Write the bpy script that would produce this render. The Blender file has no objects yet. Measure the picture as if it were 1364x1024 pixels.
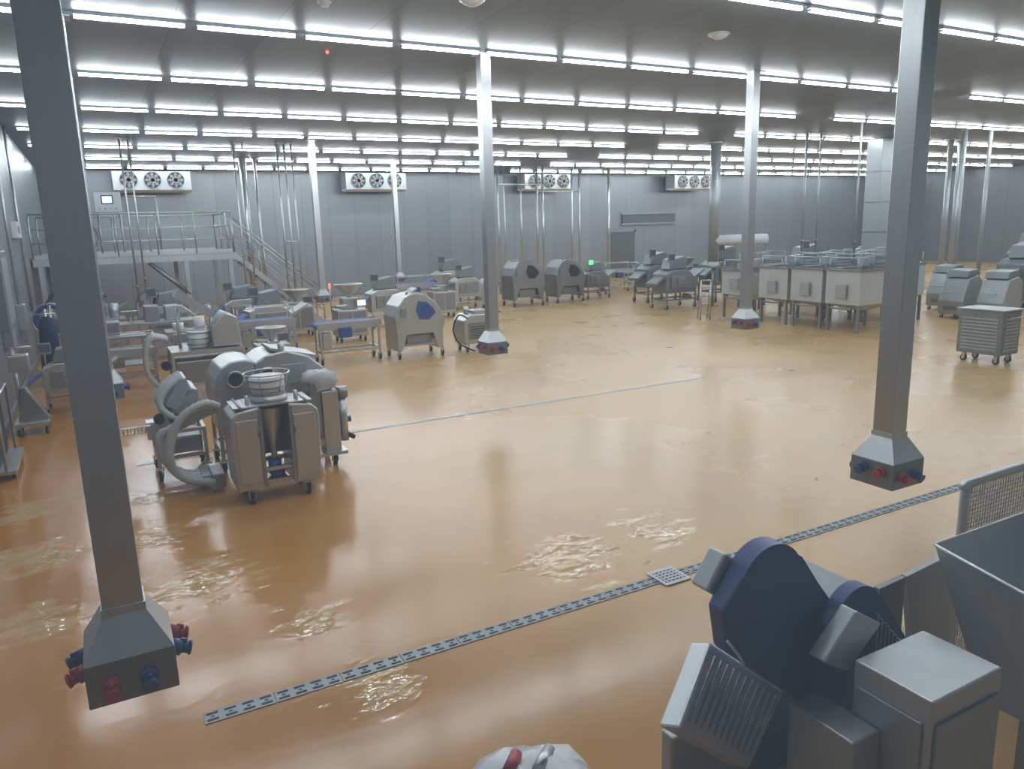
import bpy, bmesh, math, random
from mathutils import Matrix, Vector
random.seed(4)
PI=math.pi
C=5.37           # ceiling height
sc=bpy.context.scene
vs_=sc.view_settings
vs_.view_transform='Standard'
vs_.exposure=0.3
# soft global tone curve (lifted blacks imitate haze)
vs_.use_curve_mapping=True
cm=vs_.curve_mapping
for ci,lift in ((0,.020),(1,.026),(2,.032)):
    cm.curves[ci].points[0].location=(0,lift)
cm.update()

# ---------------------------------------------------------------- materials
def _new(name):
    m=bpy.data.materials.new(name); m.use_nodes=True
    nt=m.node_tree; b=nt.nodes['Principled BSDF']
    return m,nt,b
def plain(name,col,met=0.0,rough=.5,em=0,spec=.5,var=.12,scale=6,alpha=1,trans=0):
    m,nt,b=_new(name)
    b.inputs['Metallic'].default_value=met
    b.inputs['Specular IOR Level'].default_value=spec
    tc=nt.nodes.new('ShaderNodeTexCoord'); n=nt.nodes.new('ShaderNodeTexNoise'); n.inputs['Scale'].default_value=scale
    nt.links.new(tc.outputs['Object'],n.inputs['Vector'])
    mx=nt.nodes.new('ShaderNodeMixRGB'); mx.inputs[1].default_value=(*[c*(1-var) for c in col],1); mx.inputs[2].default_value=(*[min(1,c*(1+var)) for c in col],1)
    nt.links.new(n.outputs['Fac'],mx.inputs[0]); nt.links.new(mx.outputs[0],b.inputs['Base Color'])
    mr=nt.nodes.new('ShaderNodeMapRange'); mr.inputs['To Min'].default_value=max(0,rough-.06); mr.inputs['To Max'].default_value=min(1,rough+.08)
    nt.links.new(n.outputs['Fac'],mr.inputs['Value']); nt.links.new(mr.outputs[0],b.inputs['Roughness'])
    if em:
        b.inputs['Emission Color'].default_value=(*col,1); b.inputs['Emission Strength'].default_value=em
    if alpha<1: b.inputs['Alpha'].default_value=alpha
    if trans: b.inputs['Transmission Weight'].default_value=trans
    return m
def brushed(name,col,met=.9,rough=.35,sx=(14,14,1.2),amp=.08,bump=0):
    m,nt,b=_new(name)
    b.inputs['Metallic'].default_value=met
    tc=nt.nodes.new('ShaderNodeTexCoord'); mp=nt.nodes.new('ShaderNodeMapping'); mp.inputs['Scale'].default_value=sx
    n=nt.nodes.new('ShaderNodeTexNoise'); n.inputs['Scale'].default_value=1.0; n.inputs['Detail'].default_value=3
    nt.links.new(tc.outputs['Object'],mp.inputs[0]); nt.links.new(mp.outputs[0],n.inputs['Vector'])
    mx=nt.nodes.new('ShaderNodeMixRGB'); mx.inputs[1].default_value=(*[c*(1-amp) for c in col],1); mx.inputs[2].default_value=(*[min(1,c*(1+amp)) for c in col],1)
    nt.links.new(n.outputs['Fac'],mx.inputs[0]); nt.links.new(mx.outputs[0],b.inputs['Base Color'])
    mr=nt.nodes.new('ShaderNodeMapRange'); mr.inputs['To Min'].default_value=rough-.04; mr.inputs['To Max'].default_value=rough+.06
    nt.links.new(n.outputs['Fac'],mr.inputs['Value']); nt.links.new(mr.outputs[0],b.inputs['Roughness'])
    if bump:
        bp=nt.nodes.new('ShaderNodeBump'); bp.inputs['Strength'].default_value=bump
        nt.links.new(n.outputs['Fac'],bp.inputs['Height']); nt.links.new(bp.outputs[0],b.inputs['Normal'])
    return m
def panels(name,col,met,rough,pw,axis,seam=.012,amp=.12,horiz=0,streak=(3,3,.4)):
    """sandwich panels: seams every pw metres along axis ('X','Y'), optional horizontal seams"""
    m,nt,b=_new(name); N=nt.nodes; L=nt.links
    b.inputs['Metallic'].default_value=met
    g=N.new('ShaderNodeNewGeometry'); sp=N.new('ShaderNodeSeparateXYZ'); L.new(g.outputs['Position'],sp.inputs[0])
    def seamnode(out,w):
        d=N.new('ShaderNodeMath'); d.operation='DIVIDE'; d.inputs[1].default_value=w; L.new(out,d.inputs[0])
        fr=N.new('ShaderNodeMath'); fr.operation='FRACT'; L.new(d.outputs[0],fr.inputs[0])
        lt=N.new('ShaderNodeMath'); lt.operation='LESS_THAN'; lt.inputs[1].default_value=seam/w; L.new(fr.outputs[0],lt.inputs[0])
        fl=N.new('ShaderNodeMath'); fl.operation='FLOOR'; L.new(d.outputs[0],fl.inputs[0])
        return lt,fl
    s1,fl=seamnode(sp.outputs[axis],pw)
    wn=N.new('ShaderNodeTexWhiteNoise'); wn.noise_dimensions='1D'; L.new(fl.outputs[0],wn.inputs['W'])
    mp=N.new('ShaderNodeMapping'); mp.inputs['Scale'].default_value=streak; L.new(g.outputs['Position'],mp.inputs[0])
    n=N.new('ShaderNodeTexNoise'); n.inputs['Scale'].default_value=1; n.inputs['Detail'].default_value=4; L.new(mp.outputs[0],n.inputs['Vector'])
    ad=N.new('ShaderNodeMath'); ad.operation='ADD'; L.new(wn.outputs['Value'],ad.inputs[0]); L.new(n.outputs['Fac'],ad.inputs[1])
    hf=N.new('ShaderNodeMath'); hf.operation='MULTIPLY'; hf.inputs[1].default_value=.5; L.new(ad.outputs[0],hf.inputs[0])
    mx=N.new('ShaderNodeMixRGB'); mx.inputs[1].default_value=(*[c*(1-amp) for c in col],1); mx.inputs[2].default_value=(*[c*(1+amp) for c in col],1); L.new(hf.outputs[0],mx.inputs[0])
    sm=N.new('ShaderNodeMixRGB'); sm.inputs[2].default_value=(*[c*.45 for c in col],1); L.new(mx.outputs[0],sm.inputs[1])
    if horiz:
        s2,_=seamnode(sp.outputs['Z'],horiz)
        mxm=N.new('ShaderNodeMath'); mxm.operation='MAXIMUM'; L.new(s1.outputs[0],mxm.inputs[0]); L.new(s2.outputs[0],mxm.inputs[1]); s1=mxm
    L.new(s1.outputs[0],sm.inputs[0]); L.new(sm.outputs[0],b.inputs['Base Color'])
    mr=N.new('ShaderNodeMapRange'); mr.inputs['To Min'].default_value=rough-.06; mr.inputs['To Max'].default_value=rough+.1
    L.new(n.outputs['Fac'],mr.inputs['Value']); L.new(mr.outputs[0],b.inputs['Roughness'])
    return m
def floor_material():
    m,nt,b=_new('epoxy_floor'); N=nt.nodes; L=nt.links
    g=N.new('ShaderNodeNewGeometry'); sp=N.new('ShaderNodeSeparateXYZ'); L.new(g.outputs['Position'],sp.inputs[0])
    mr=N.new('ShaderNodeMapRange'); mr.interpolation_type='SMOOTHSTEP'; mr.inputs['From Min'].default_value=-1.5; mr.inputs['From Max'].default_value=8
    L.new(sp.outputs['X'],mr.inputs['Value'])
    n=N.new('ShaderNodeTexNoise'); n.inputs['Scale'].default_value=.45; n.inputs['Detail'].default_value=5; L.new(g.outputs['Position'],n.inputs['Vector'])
    mx=N.new('ShaderNodeMixRGB'); mx.inputs[1].default_value=(.53,.225,.025,1); mx.inputs[2].default_value=(.60,.39,.165,1); L.new(mr.outputs[0],mx.inputs[0])  # tan towards higher X: haze on the right put into the floor colour
    m2=N.new('ShaderNodeMixRGB'); m2.blend_type='MULTIPLY'; m2.inputs[0].default_value=1
    cr=N.new('ShaderNodeMapRange'); cr.inputs['From Min'].default_value=.3; cr.inputs['From Max'].default_value=.7; cr.inputs['To Min'].default_value=.86; cr.inputs['To Max'].default_value=1.08
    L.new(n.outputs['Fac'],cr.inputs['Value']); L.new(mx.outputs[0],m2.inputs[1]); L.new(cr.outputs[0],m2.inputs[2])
    # puddle mask
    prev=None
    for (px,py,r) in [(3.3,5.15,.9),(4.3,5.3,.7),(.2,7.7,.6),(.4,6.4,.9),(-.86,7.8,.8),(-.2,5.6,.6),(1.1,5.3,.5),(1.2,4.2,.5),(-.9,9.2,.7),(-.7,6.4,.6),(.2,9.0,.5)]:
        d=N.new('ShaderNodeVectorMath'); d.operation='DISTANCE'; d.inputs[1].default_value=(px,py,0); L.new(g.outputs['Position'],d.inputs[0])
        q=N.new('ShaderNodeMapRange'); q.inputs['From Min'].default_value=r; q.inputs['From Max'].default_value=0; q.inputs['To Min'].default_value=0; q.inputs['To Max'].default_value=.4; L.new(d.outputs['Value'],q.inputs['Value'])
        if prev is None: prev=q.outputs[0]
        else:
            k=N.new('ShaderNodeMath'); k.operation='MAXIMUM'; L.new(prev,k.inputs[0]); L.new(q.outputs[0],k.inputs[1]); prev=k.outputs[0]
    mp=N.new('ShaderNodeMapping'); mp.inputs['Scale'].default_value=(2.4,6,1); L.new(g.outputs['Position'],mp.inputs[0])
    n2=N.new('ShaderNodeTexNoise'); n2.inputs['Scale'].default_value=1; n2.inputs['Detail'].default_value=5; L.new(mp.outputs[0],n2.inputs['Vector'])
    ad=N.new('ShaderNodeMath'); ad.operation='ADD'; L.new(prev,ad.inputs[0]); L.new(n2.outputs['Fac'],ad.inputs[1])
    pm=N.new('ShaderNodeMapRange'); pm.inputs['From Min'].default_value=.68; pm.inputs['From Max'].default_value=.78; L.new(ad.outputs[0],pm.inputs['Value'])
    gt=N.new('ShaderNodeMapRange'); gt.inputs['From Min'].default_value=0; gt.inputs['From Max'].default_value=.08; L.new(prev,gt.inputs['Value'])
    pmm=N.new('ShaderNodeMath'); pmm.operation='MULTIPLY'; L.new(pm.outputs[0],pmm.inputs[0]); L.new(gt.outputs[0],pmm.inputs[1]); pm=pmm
    # puddle highlights painted into the colour: paler where the film stands
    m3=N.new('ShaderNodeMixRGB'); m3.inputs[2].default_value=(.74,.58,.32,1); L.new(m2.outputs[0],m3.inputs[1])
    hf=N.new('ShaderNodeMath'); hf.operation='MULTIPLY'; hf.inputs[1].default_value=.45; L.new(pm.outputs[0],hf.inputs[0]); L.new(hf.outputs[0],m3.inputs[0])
    L.new(m3.outputs[0],b.inputs['Base Color'])
    rr=N.new('ShaderNodeMapRange'); rr.inputs['From Min'].default_value=.3; rr.inputs['From Max'].default_value=.7; rr.inputs['To Min'].default_value=.10; rr.inputs['To Max'].default_value=.20; L.new(n.outputs['Fac'],rr.inputs['Value'])
    ra=N.new('ShaderNodeMath'); ra.operation='MULTIPLY_ADD'; ra.inputs[1].default_value=.14; L.new(mr.outputs[0],ra.inputs[0]); L.new(rr.outputs[0],ra.inputs[2])
    rm=N.new('ShaderNodeMix'); rm.data_type='FLOAT'; L.new(pm.outputs[0],rm.inputs['Factor']); L.new(ra.outputs[0],rm.inputs['A']); rm.inputs['B'].default_value=.025
    L.new(rm.outputs['Result'],b.inputs['Roughness'])
    mp3=N.new('ShaderNodeMapping'); mp3.inputs['Scale'].default_value=(5,8,1); L.new(g.outputs['Position'],mp3.inputs[0])
    n3=N.new('ShaderNodeTexNoise'); n3.inputs['Scale'].default_value=1; n3.inputs['Detail'].default_value=2; L.new(mp3.outputs[0],n3.inputs['Vector'])
    bs=N.new('ShaderNodeMapRange'); bs.inputs['To Min'].default_value=.025; bs.inputs['To Max'].default_value=.42; L.new(pm.outputs[0],bs.inputs['Value'])
    bp=N.new('ShaderNodeBump'); bp.inputs['Distance'].default_value=.05; L.new(bs.outputs[0],bp.inputs['Strength']); L.new(n3.outputs['Fac'],bp.inputs['Height']); L.new(bp.outputs[0],b.inputs['Normal'])
    b.inputs['Specular IOR Level'].default_value=.6
    return m
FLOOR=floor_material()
WALL=panels('wall_panels',(.245,.27,.295),.3,.38,1.15,'X')
WALLY=panels('wall_panels_side',(.245,.27,.295),.3,.38,1.15,'Y')
CEIL=panels('ceiling_panels',(.165,.205,.25),.25,.44,1.15,'X',streak=(5,.25,1),amp=.22)
TUBE=plain('tube_glow',(.90,.96,1),em=37,var=0)
STEEL=brushed('stainless',(.52,.54,.55),.85,.33)
STEELD=brushed('stainless_dark',(.30,.31,.32),.8,.38)
POLE=brushed('stainless_pole',(.56,.58,.59),.93,.3,sx=(30,30,.6),amp=.08)
PALE=brushed('steel_matte_pale',(.40,.44,.46),.5,.36,amp=.1)  # paler, bluish steel: haze put into its colour
PALE2=brushed('steel_matte_grey',(.24,.27,.285),.55,.38,amp=.12)  # darker steel, lightened to carry the same haze in its colour
SATIN=brushed('steel_satin',(.56,.60,.62),.45,.34,amp=.07)
WHITE=plain('white_plastic',(.68,.70,.71),rough=.4,var=.05)
HOSE=plain('clear_hose',(.46,.49,.49),rough=.22,var=.15)
BAG=plain('plastic_film',(.50,.53,.55),rough=.15,var=.2,scale=20)
BLUE=plain('blue_plastic',(.035,.075,.26),rough=.35)
BLUEF=plain('blue_guard',(.055,.10,.26),rough=.42,var=.12)
BELT=plain('blue_belt',(.10,.17,.42),rough=.5)
NAVY=plain('navy_cloth',(.02,.03,.08),rough=.9)
RED=plain('red_plastic',(.42,.04,.05),rough=.4)
BLACK=plain('black_rubber',(.02,.02,.022),rough=.6)
DARK=plain('dark_void',(.03,.033,.036),rough=.7)
GREY=plain('grey_plastic',(.22,.23,.24),rough=.5)
HATCH=plain('hatch_grey',(.11,.12,.13),rough=.5)
SCREENOFF=plain('screen_off',(.10,.12,.14),rough=.15)
SCREEN=plain('screen',(.75,.85,.95),em=.7,var=0)
LEDR=plain('led_red',(1,.05,.03),em=6,var=0)
LEDG=plain('led_green',(.1,1,.3),em=1.2,var=0)
GUARD=plain('clear_guard',(.45,.48,.5),rough=.15,alpha=.45)

# ---------------------------------------------------------------- builder
class B:
    def __init__(s,name,loc=(0,0,0),rz=0,sc=1):
        s.name=name; s.bm=bmesh.new(); s.mats=[]; s.T=Matrix.Translation(loc)@Matrix.Rotation(rz,4,'Z')@Matrix.Scale(sc,4)
    def mi(s,m):
        if m not in s.mats: s.mats.append(m)
        return s.mats.index(m)
    def poly(s,vs,fs,mat,smooth=False,M=None):
        V=[s.bm.verts.new((M@Vector(v)) if M else v) for v in vs]; k=s.mi(mat); F=[]
        for q in fs:
            try:
                fc=s.bm.faces.new([V[i] for i in q]); fc.material_index=k; fc.smooth=smooth; F.append(fc)
            except ValueError: pass
        return V,F
    def bev(s,F,w,seg=2):
        if w<=0: return
        k=F[0].material_index
        E=list({e for fc in F for e in fc.edges})
        bmesh.ops.bevel(s.bm,geom=E,offset=w,segments=seg,affect='EDGES',profile=.5,clamp_overlap=True,material=k)
    def box(s,x0,x1,y0,y1,z0,z1,mat,bev=0,M=None):
        vs=[(x,y,z) for x in (x0,x1) for y in (y0,y1) for z in (z0,z1)]
        V,F=s.poly(vs,[(0,1,3,2),(4,6,7,5),(0,4,5,1),(2,3,7,6),(0,2,6,4),(1,5,7,3)],mat,M=M)
        s.bev(F,bev); return s
    def prism(s,pts,a0,a1,axis,mat,bev=0,M=None):
        def P(u,v,t): return {'x':(t,u,v),'y':(u,t,v),'z':(u,v,t)}[axis]
        n=len(pts); vs=[P(u,v,a0) for u,v in pts]+[P(u,v,a1) for u,v in pts]
        fs=[tuple(range(n)),tuple(range(2*n-1,n-1,-1))]+[(i,(i+1)%n,n+(i+1)%n,n+i) for i in range(n)]
        V,F=s.poly(vs,fs,mat,M=M); s.bev(F,bev); return s
    def cyl(s,p0,p1,r,mat,r2=None,n=14,cap=True):
        p0=Vector(p0); p1=Vector(p1); r2=r if r2 is None else r2
        d=(p1-p0).normalized(); t=Vector((0,0,1)) if abs(d.z)<.9 else Vector((1,0,0)); u=d.cross(t).normalized(); w=d.cross(u)
        vs=[p0+(u*math.cos(2*PI*i/n)+w*math.sin(2*PI*i/n))*r for i in range(n)]+[p1+(u*math.cos(2*PI*i/n)+w*math.sin(2*PI*i/n))*r2 for i in range(n)]
        V,F=s.poly(vs,[(i,(i+1)%n,n+(i+1)%n,n+i) for i in range(n)],mat,smooth=True)
        if cap:
            k=s.mi(mat)
            for q in (V[:n],V[n:]):
                fc=s.bm.faces.new(q); fc.material_index=k
        return s
    def tube(s,pts,r,mat,n=8,sub=0,rib=0):
        P=[Vector(q) for q in pts]
        if sub:
            Q=[]
            for i in range(len(P)-1):
                a=P[max(i-1,0)];b=P[i];c=P[i+1];d=P[min(i+2,len(P)-1)]
                for j in range(sub):
                    t=j/sub; Q.append(.5*((2*b)+(c-a)*t+(2*a-5*b+4*c-d)*t*t+(3*b-a-3*c+d)*t**3))
            Q.append(P[-1]); P=Q
        vs=[]; u=None
        for i,q in enumerate(P):
            d=(P[min(i+1,len(P)-1)]-P[max(i-1,0)]).normalized()
            if u is None: u=d.cross(Vector((0,0,1)) if abs(d.z)<.9 else Vector((1,0,0))).normalized()
            else: u=(u-d*u.dot(d)).normalized()
            w=d.cross(u); rr=r*(1+(rib if i%2 else 0))
            vs+=[q+(u*math.cos(2*PI*k/n)+w*math.sin(2*PI*k/n))*rr for k in range(n)]
        m=len(P); fs=[(i*n+k,i*n+(k+1)%n,(i+1)*n+(k+1)%n,(i+1)*n+k) for i in range(m-1) for k in range(n)]
        fs+=[tuple(range(n)),tuple((m-1)*n+k for k in range(n))]
        s.poly(vs,fs,mat,smooth=True); return s
    def rev(s,prof,c,mat,n=24,M=None,flat=False):
        c=Vector(c); vs=[c+Vector((r*math.cos(2*PI*k/n),r*math.sin(2*PI*k/n),z)) for r,z in prof for k in range(n)]
        m=len(prof); s.poly(vs,[(i*n+k,i*n+(k+1)%n,(i+1)*n+(k+1)%n,(i+1)*n+k) for i in range(m-1) for k in range(n)],mat,smooth=not flat,M=M); return s
    def ring(s,c,R,r,mat,ax='z',n=28):
        c=Vector(c); f={'z':lambda a:Vector((math.cos(a)*R,math.sin(a)*R,0)),'y':lambda a:Vector((math.cos(a)*R,0,math.sin(a)*R)),'x':lambda a:Vector((0,math.cos(a)*R,math.sin(a)*R))}[ax]
        return s.tube([c+f(2*PI*i/n) for i in range(n+1)],r,mat,n=6)
    def caster(s,x,y,r=.06,z=.16):
        s.cyl((x-.02,y+.02,r),(x+.02,y+.02,r),r,BLACK,n=16); s.cyl((x-.024,y+.02,r),(x+.024,y+.02,r),r*.5,WHITE,n=10)
        s.box(x-.035,x-.026,y-.02,y+.045,r*.8,z,STEEL); s.box(x+.026,x+.035,y-.02,y+.045,r*.8,z,STEEL); s.box(x-.045,x+.045,y-.04,y+.05,z-.012,z,STEEL); return s
    def frame(s,x0,x1,y0,y1,z1,mat=None,t=.04,z0=0,shelf=.25,cast=False,brace=True):
        mat=mat or STEEL; zz=.16 if cast else z0
        for x in (x0,x1-t):
            for y in (y0,y1-t):
                s.box(x,x+t,y,y+t,zz,z1,mat)
                if cast: s.caster(x+t/2,y+t/2)
                else: s.cyl((x+t/2,y+t/2,0),(x+t/2,y+t/2,.03),t*.7,BLACK,n=10)
        for z in ([shelf,z1-t] if brace else [z1-t]):
            for y in (y0,y1-t): s.box(x0+t,x1-t,y,y+t,z,z+t,mat)
            for x in (x0,x1-t): s.box(x,x+t,y0+t,y1-t,z,z+t,mat)
        return s
    def done(s):
        bmesh.ops.recalc_face_normals(s.bm,faces=s.bm.faces[:])
        me=bpy.data.meshes.new(s.name); s.bm.to_mesh(me); s.bm.free()
        for m in s.mats: me.materials.append(m)
        o=bpy.data.objects.new(s.name,me); o.matrix_world=s.T; bpy.context.collection.objects.link(o); return o

# ---------------------------------------------------------------- room shell
X0,X1,Y0,Y1=-1.5,46.0,-2.0,33.5
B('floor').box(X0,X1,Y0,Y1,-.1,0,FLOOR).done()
B('ceiling').box(X0,X1,Y0,Y1,C,C+.1,CEIL).done()
B('wall_left').box(X0-.1,X0,Y0,Y1,0,C,WALLY).done()
B('wall_right').box(X1,X1+.1,Y0,Y1,0,C,WALLY).done()
B('wall_far').box(X0,X1,Y1,Y1+.1,0,C,WALL).done()
B('wall_near').box(X0,X1,Y0-.1,Y0,0,C,WALL).done()
B('baseboard_far').box(X0,X1,Y1-.04,Y1,0,.15,PALE2).done()
B('baseboard_left').box(X0,X0+.04,Y0,Y1-.04,0,.15,PALE2).done()

# ceiling tube light rows
b=B('ceiling_tube_lights')
for r in range(-1,8):
    y=6.92+3.5*r
    for k in range(-1,34):
        x=.1+1.31*k
        if 11.6<k<13: continue
        b.box(x,x+1.2,y-.03,y+.03,C-.04,C-.002,PALE)
        xa,xb,ya,yb,zb,zt=x+.02,x+1.18,y-.024,y+.024,C-.075,C-.041
        b.poly([(xa,ya,zt),(xb,ya,zt),(xb,ya,zb),(xa,ya,zb),(xa,yb,zt),(xb,yb,zt),(xb,yb,zb),(xa,yb,zb)],[(0,1,2,3),(7,6,5,4),(3,2,6,7)],TUBE)
        b.poly([(xa,ya,zt),(xa,yb,zt),(xa,yb,zb),(xa,ya,zb)],[(0,1,2,3)],WHITE); b.poly([(xb,ya,zt),(xb,yb,zt),(xb,yb,zb),(xb,ya,zb)],[(0,1,2,3)],WHITE)
b.done()

# dome lights, detectors
def dome(x,y):
    b=B('ceiling_dome_lamp'); b.rev([(.001,-.07),(.06,-.065),(.11,-.04),(.13,0)],(x,y,C),WHITE,n=20); b.rev([(.13,-.012),(.15,-.012),(.15,0)],(x,y,C),STEEL,n=20); b.done()
dome(7.95,8.43); dome(4.1,8.3)
b=B('smoke_detector'); b.rev([(.001,-.06),(.05,-.055),(.055,-.02),(.08,-.015),(.08,0)],(2.6,9.0,C),WHITE,n=16); b.done()
b=B('indicator_lamp'); b.rev([(.001,-.035),(.018,-.03),(.02,0)],(3.27,11.35,C),LEDR,n=12); b.done()

# power columns
def socket(b,x,y,z,d,mat):
    """d = outward dir (dx,dy)"""
    d=Vector((d[0],d[1],-.35)).normalized(); p=Vector((x,y,z))
    b.cyl(p-d*.01,p+d*.03,.038,mat,n=14); b.cyl(p+d*.03,p+d*.065,.027,mat,n=14)
    b.cyl(p+d*.065,p+d*.073,.034,mat,n=14)
    u=Vector((0,0,1)); b.cyl(p+d*.03+u*.034,p+d*.06+u*.034,.012,mat,n=6)
def column(x,y):
    b=B('power_column')
    w=.083; b.box(x-w,x+w,y-w,y+w,1.2,C-.001,POLE,bev=.006)
    b.box(x-.14,x+.14,y-.14,y+.14,C-.012,C-.002,POLE)
    W=.18
    b.poly([(x-W,y-W,1.05),(x+W,y-W,1.05),(x+W,y+W,1.05),(x-W,y+W,1.05),(x-w-.004,y-w-.004,1.215),(x+w+.004,y-w-.004,1.215),(x+w+.004,y+w+.004,1.215),(x-w-.004,y+w+.004,1.215)],[(0,1,5,4),(1,2,6,5),(2,3,7,6),(3,0,4,7),(4,5,6,7)],SATIN)
    b.box(x-w-.006,x+w+.006,y-w-.006,y+w+.006,1.215,1.25,SATIN)
    b.box(x-W,x+W,y-W,y+W,.85,1.049,PALE2,bev=.006)
    for k,(cm_) in enumerate([RED,BLUE]):
        o=-.085+.15*k
        socket(b,x+o,y-W,.945,(0,-1),cm_); socket(b,x-o,y+W,.945,(0,1),cm_)
        socket(b,x-W,y+o,.985,(-1,0),cm_); socket(b,x+W,y-o,.985,(1,0),cm_)
    b.done()
for q in [(-.08,3.62),(5.12,3.5),(5.46,10.76),(10.55,10.3),(5.68,22.0),(10.41,28.4),(10.7,3.5),(-.08,28.4),(-.06,10.76)]: column(*q)

# drains
def drain(name,xa,xb,yc,w,seg,gully=None,mat=None):
    b=B(name)
    mat=mat or PALE2
    x=xa
    while x<xb-.01:
        x2=min(x+seg,xb)
        b.box(x+.004,x2-.004,yc-w/2,yc+w/2,0,.006,mat)
        n=4; L=(x2-x)/n
        if gully is None: 
            b.box(x+L*.2,x2-L*.2,yc-.004,yc+.004,.0062,.0072,PALE2); x=x2; continue
        for i in range(n):
            for yy in (-w*.27,w*.27):
                b.box(x+L*(i+.18),x+L*(i+.82),yc+yy-w*.09,yc+yy+w*.09,.0062,.0072,DARK)
            b.box(x+L*(i+.4),x+L*(i+.6),yc-w*.06,yc+w*.06,.0062,.0072,DARK)
        x=x2
    if gully:
        g=.13; b.box(gully-g,gully+g,yc-g,yc+g,.0075,.012,PALE)
        for i in range(5):
            t=-g+.05+i*(2*g-.1)/4; b.box(gully-g+.03,gully+g-.03,yc+t-.008,yc+t+.008,.0122,.0135,DARK)
            b.box(gully+t-.006,gully+t+.006,yc-g+.03,yc+g-.03,.0136,.0142,PALE)
    b.done()
drain('floor_drain_channel',.23,12.0,4.45,.12,.42,3.8)
drain('floor_drain_channel',.14,9.5,10.4,.07,.5,mat=SATIN)

# ---------------------------------------------------------------- near hopper machine
b=B('vibratory_hopper_machine')
for sgn in (0,1):
    def mx(x): return x if not sgn else 2.94-x
    prof=[(1.03,.17),(1.0,.88),(1.02,.97),(1.09,1.03),(1.32,1.06),(1.32,.17)]
    prof=[(mx(u),v) for u,v in prof]
    b.prism(prof,8.05,8.62,'y',STEEL,bev=.015)
    xa,xb=sorted((mx(1.06),mx(1.29)))
    b.box(xa,xb,8.035,8.05,.25,.94,STEEL,bev=.006)       # door
    xl=mx(1.28); b.cyl((xl,8.03,.75),(xl,8.03,.85),.01,STEELD)
    b.box(min(mx(1.295),mx(1.33)),max(mx(1.295),mx(1.33)),8.03,8.06,.2,1.04,STEELD)
    b.caster(mx(1.17),8.12); b.caster(mx(1.17),8.52)
    b.box(min(mx(1.06),mx(1.3)),max(mx(1.06),mx(1.3)),8.1,8.55,1.055,1.07,STEEL,bev=.004)
    b.cyl((mx(1.13),8.05,1.07),(mx(1.13),8.6,1.07),.015,STEELD,n=8)
for z in (.2,.34): b.box(1.32,1.62,8.1,8.14,z,z+.04,STEEL); b.box(1.32,1.62,8.5,8.54,z,z+.04,STEEL)
b.box(1.32,1.62,8.6,8.62,.4,.95,STEELD)
b.rev([(.03,.42),(.035,.55),(.13,.9),(.135,1.0)],(1.47,8.32,0),STEEL)
b.cyl((1.47,8.32,.25),(1.47,8.32,.40),.07,BLUE); b.cyl((1.40,8.2,.28),(1.54,8.2,.28),.05,BLUE)
b.box(1.38,1.56,8.15,8.25,.2,.24,STEEL)
b.box(1.2,1.75,8.12,8.55,1.05,1.075,STEEL,bev=.004)
b.rev([(.001,1.08),(.2,1.08),(.205,1.11),(.19,1.12),(.19,1.17)],(1.47,8.34,0),STEEL)
b.cyl((1.47,8.34,1.12),(1.47,8.34,1.34),.18,WHITE,n=32)
for z in (1.15,1.225,1.30): b.rev([(.182,-.008),(.19,-.006),(.19,.006),(.182,.008)],(1.47,8.34,z),STEELD)
b.rev([(.001,1.345),(.15,1.345),(.183,1.335)],(1.47,8.34,0),WHITE)
b.ring((1.47,8.34,1.37),.24,.008,STEEL)
for k in range(6):
    a=k*PI/3; b.cyl((1.47+.18*math.cos(a),8.34+.18*math.sin(a),1.17),(1.47+.24*math.cos(a),8.34+.24*math.sin(a),1.37),.006,STEEL,n=6)
b.cyl((1.22,8.2,1.07),(1.22,8.2,1.17),.02,STEEL); b.cyl((1.73,8.2,1.07),(1.73,8.2,1.17),.02,STEEL)
b.done()

# hoses
b=B('corrugated_hose_bundle')
for i in range(4):
    o=i*.07; y=8.72+i*.13
    b.tube([(1.0,y,.98-o*.5),(.85,y-.02,1.04-o),(.62-o*.3,y-.03,.93-o),(.48-o*.6+.04*(i%2),y,.66),(.46-o*.3,y+.02,.38),(.6,y+.03,.2-.01*i),(.88,y,.13+.01*i)],.038,HOSE,n=10,sub=9,rib=.28)
b.box(.85,.99,8.7,9.1,.06,.22,STEELD,bev=.01); b.caster(.8,9.2)
b.box(.76,.99,8.78,9.25,.17,.2,STEEL)
b.done()

# tumbler behind
b=B('drum_tumbler_machine')
pr=[(1.06,.5),(1.02,.95),(1.05,1.16),(1.13,1.30),(1.26,1.37),(1.42,1.38),(1.52,1.35),(1.52,.5)]
b.prism(pr,9.35,10.1,'y',STEEL,bev=.02)
pr=[(1.54,.6),(1.54,1.30),(1.68,1.39),(1.93,1.42),(2.2,1.33),(2.38,1.16),(2.4,.95),(2.2,.6)]
b.prism(pr,9.45,10.2,'y',STEEL,bev=.02)
for (x,y,z,r) in [(1.28,9.34,1.16,.075),(1.68,9.44,1.14,.085)]:
    b.cyl((x,y,z),(x,y-.06,z),r+.02,STEELD,n=24); b.cyl((x,y-.062,z),(x,y-.066,z),r,DARK,n=24); b.ring((x,y-.06,z),r+.02,.012,STEEL,'y')
b.box(1.85,2.15,9.43,9.45,1.0,1.25,PALE,bev=.005)
b.prism([(1.75,1.43),(2.3,1.29),(2.32,1.32),(1.76,1.46)],9.5,10.1,'y',STEEL)
b.frame(1.05,2.35,9.4,10.1,.62,cast=True,shelf=.25)
b.box(1.15,2.2,9.5,10.0,.34,.56,STEELD,bev=.02)
b.cyl((1.2,9.45,.45),(1.2,9.2,.4),.07,STEELD)
b.cyl((1.9,9.6,1.41),(1.9,9.6,1.5),.04,STEEL)
b.done()

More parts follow.
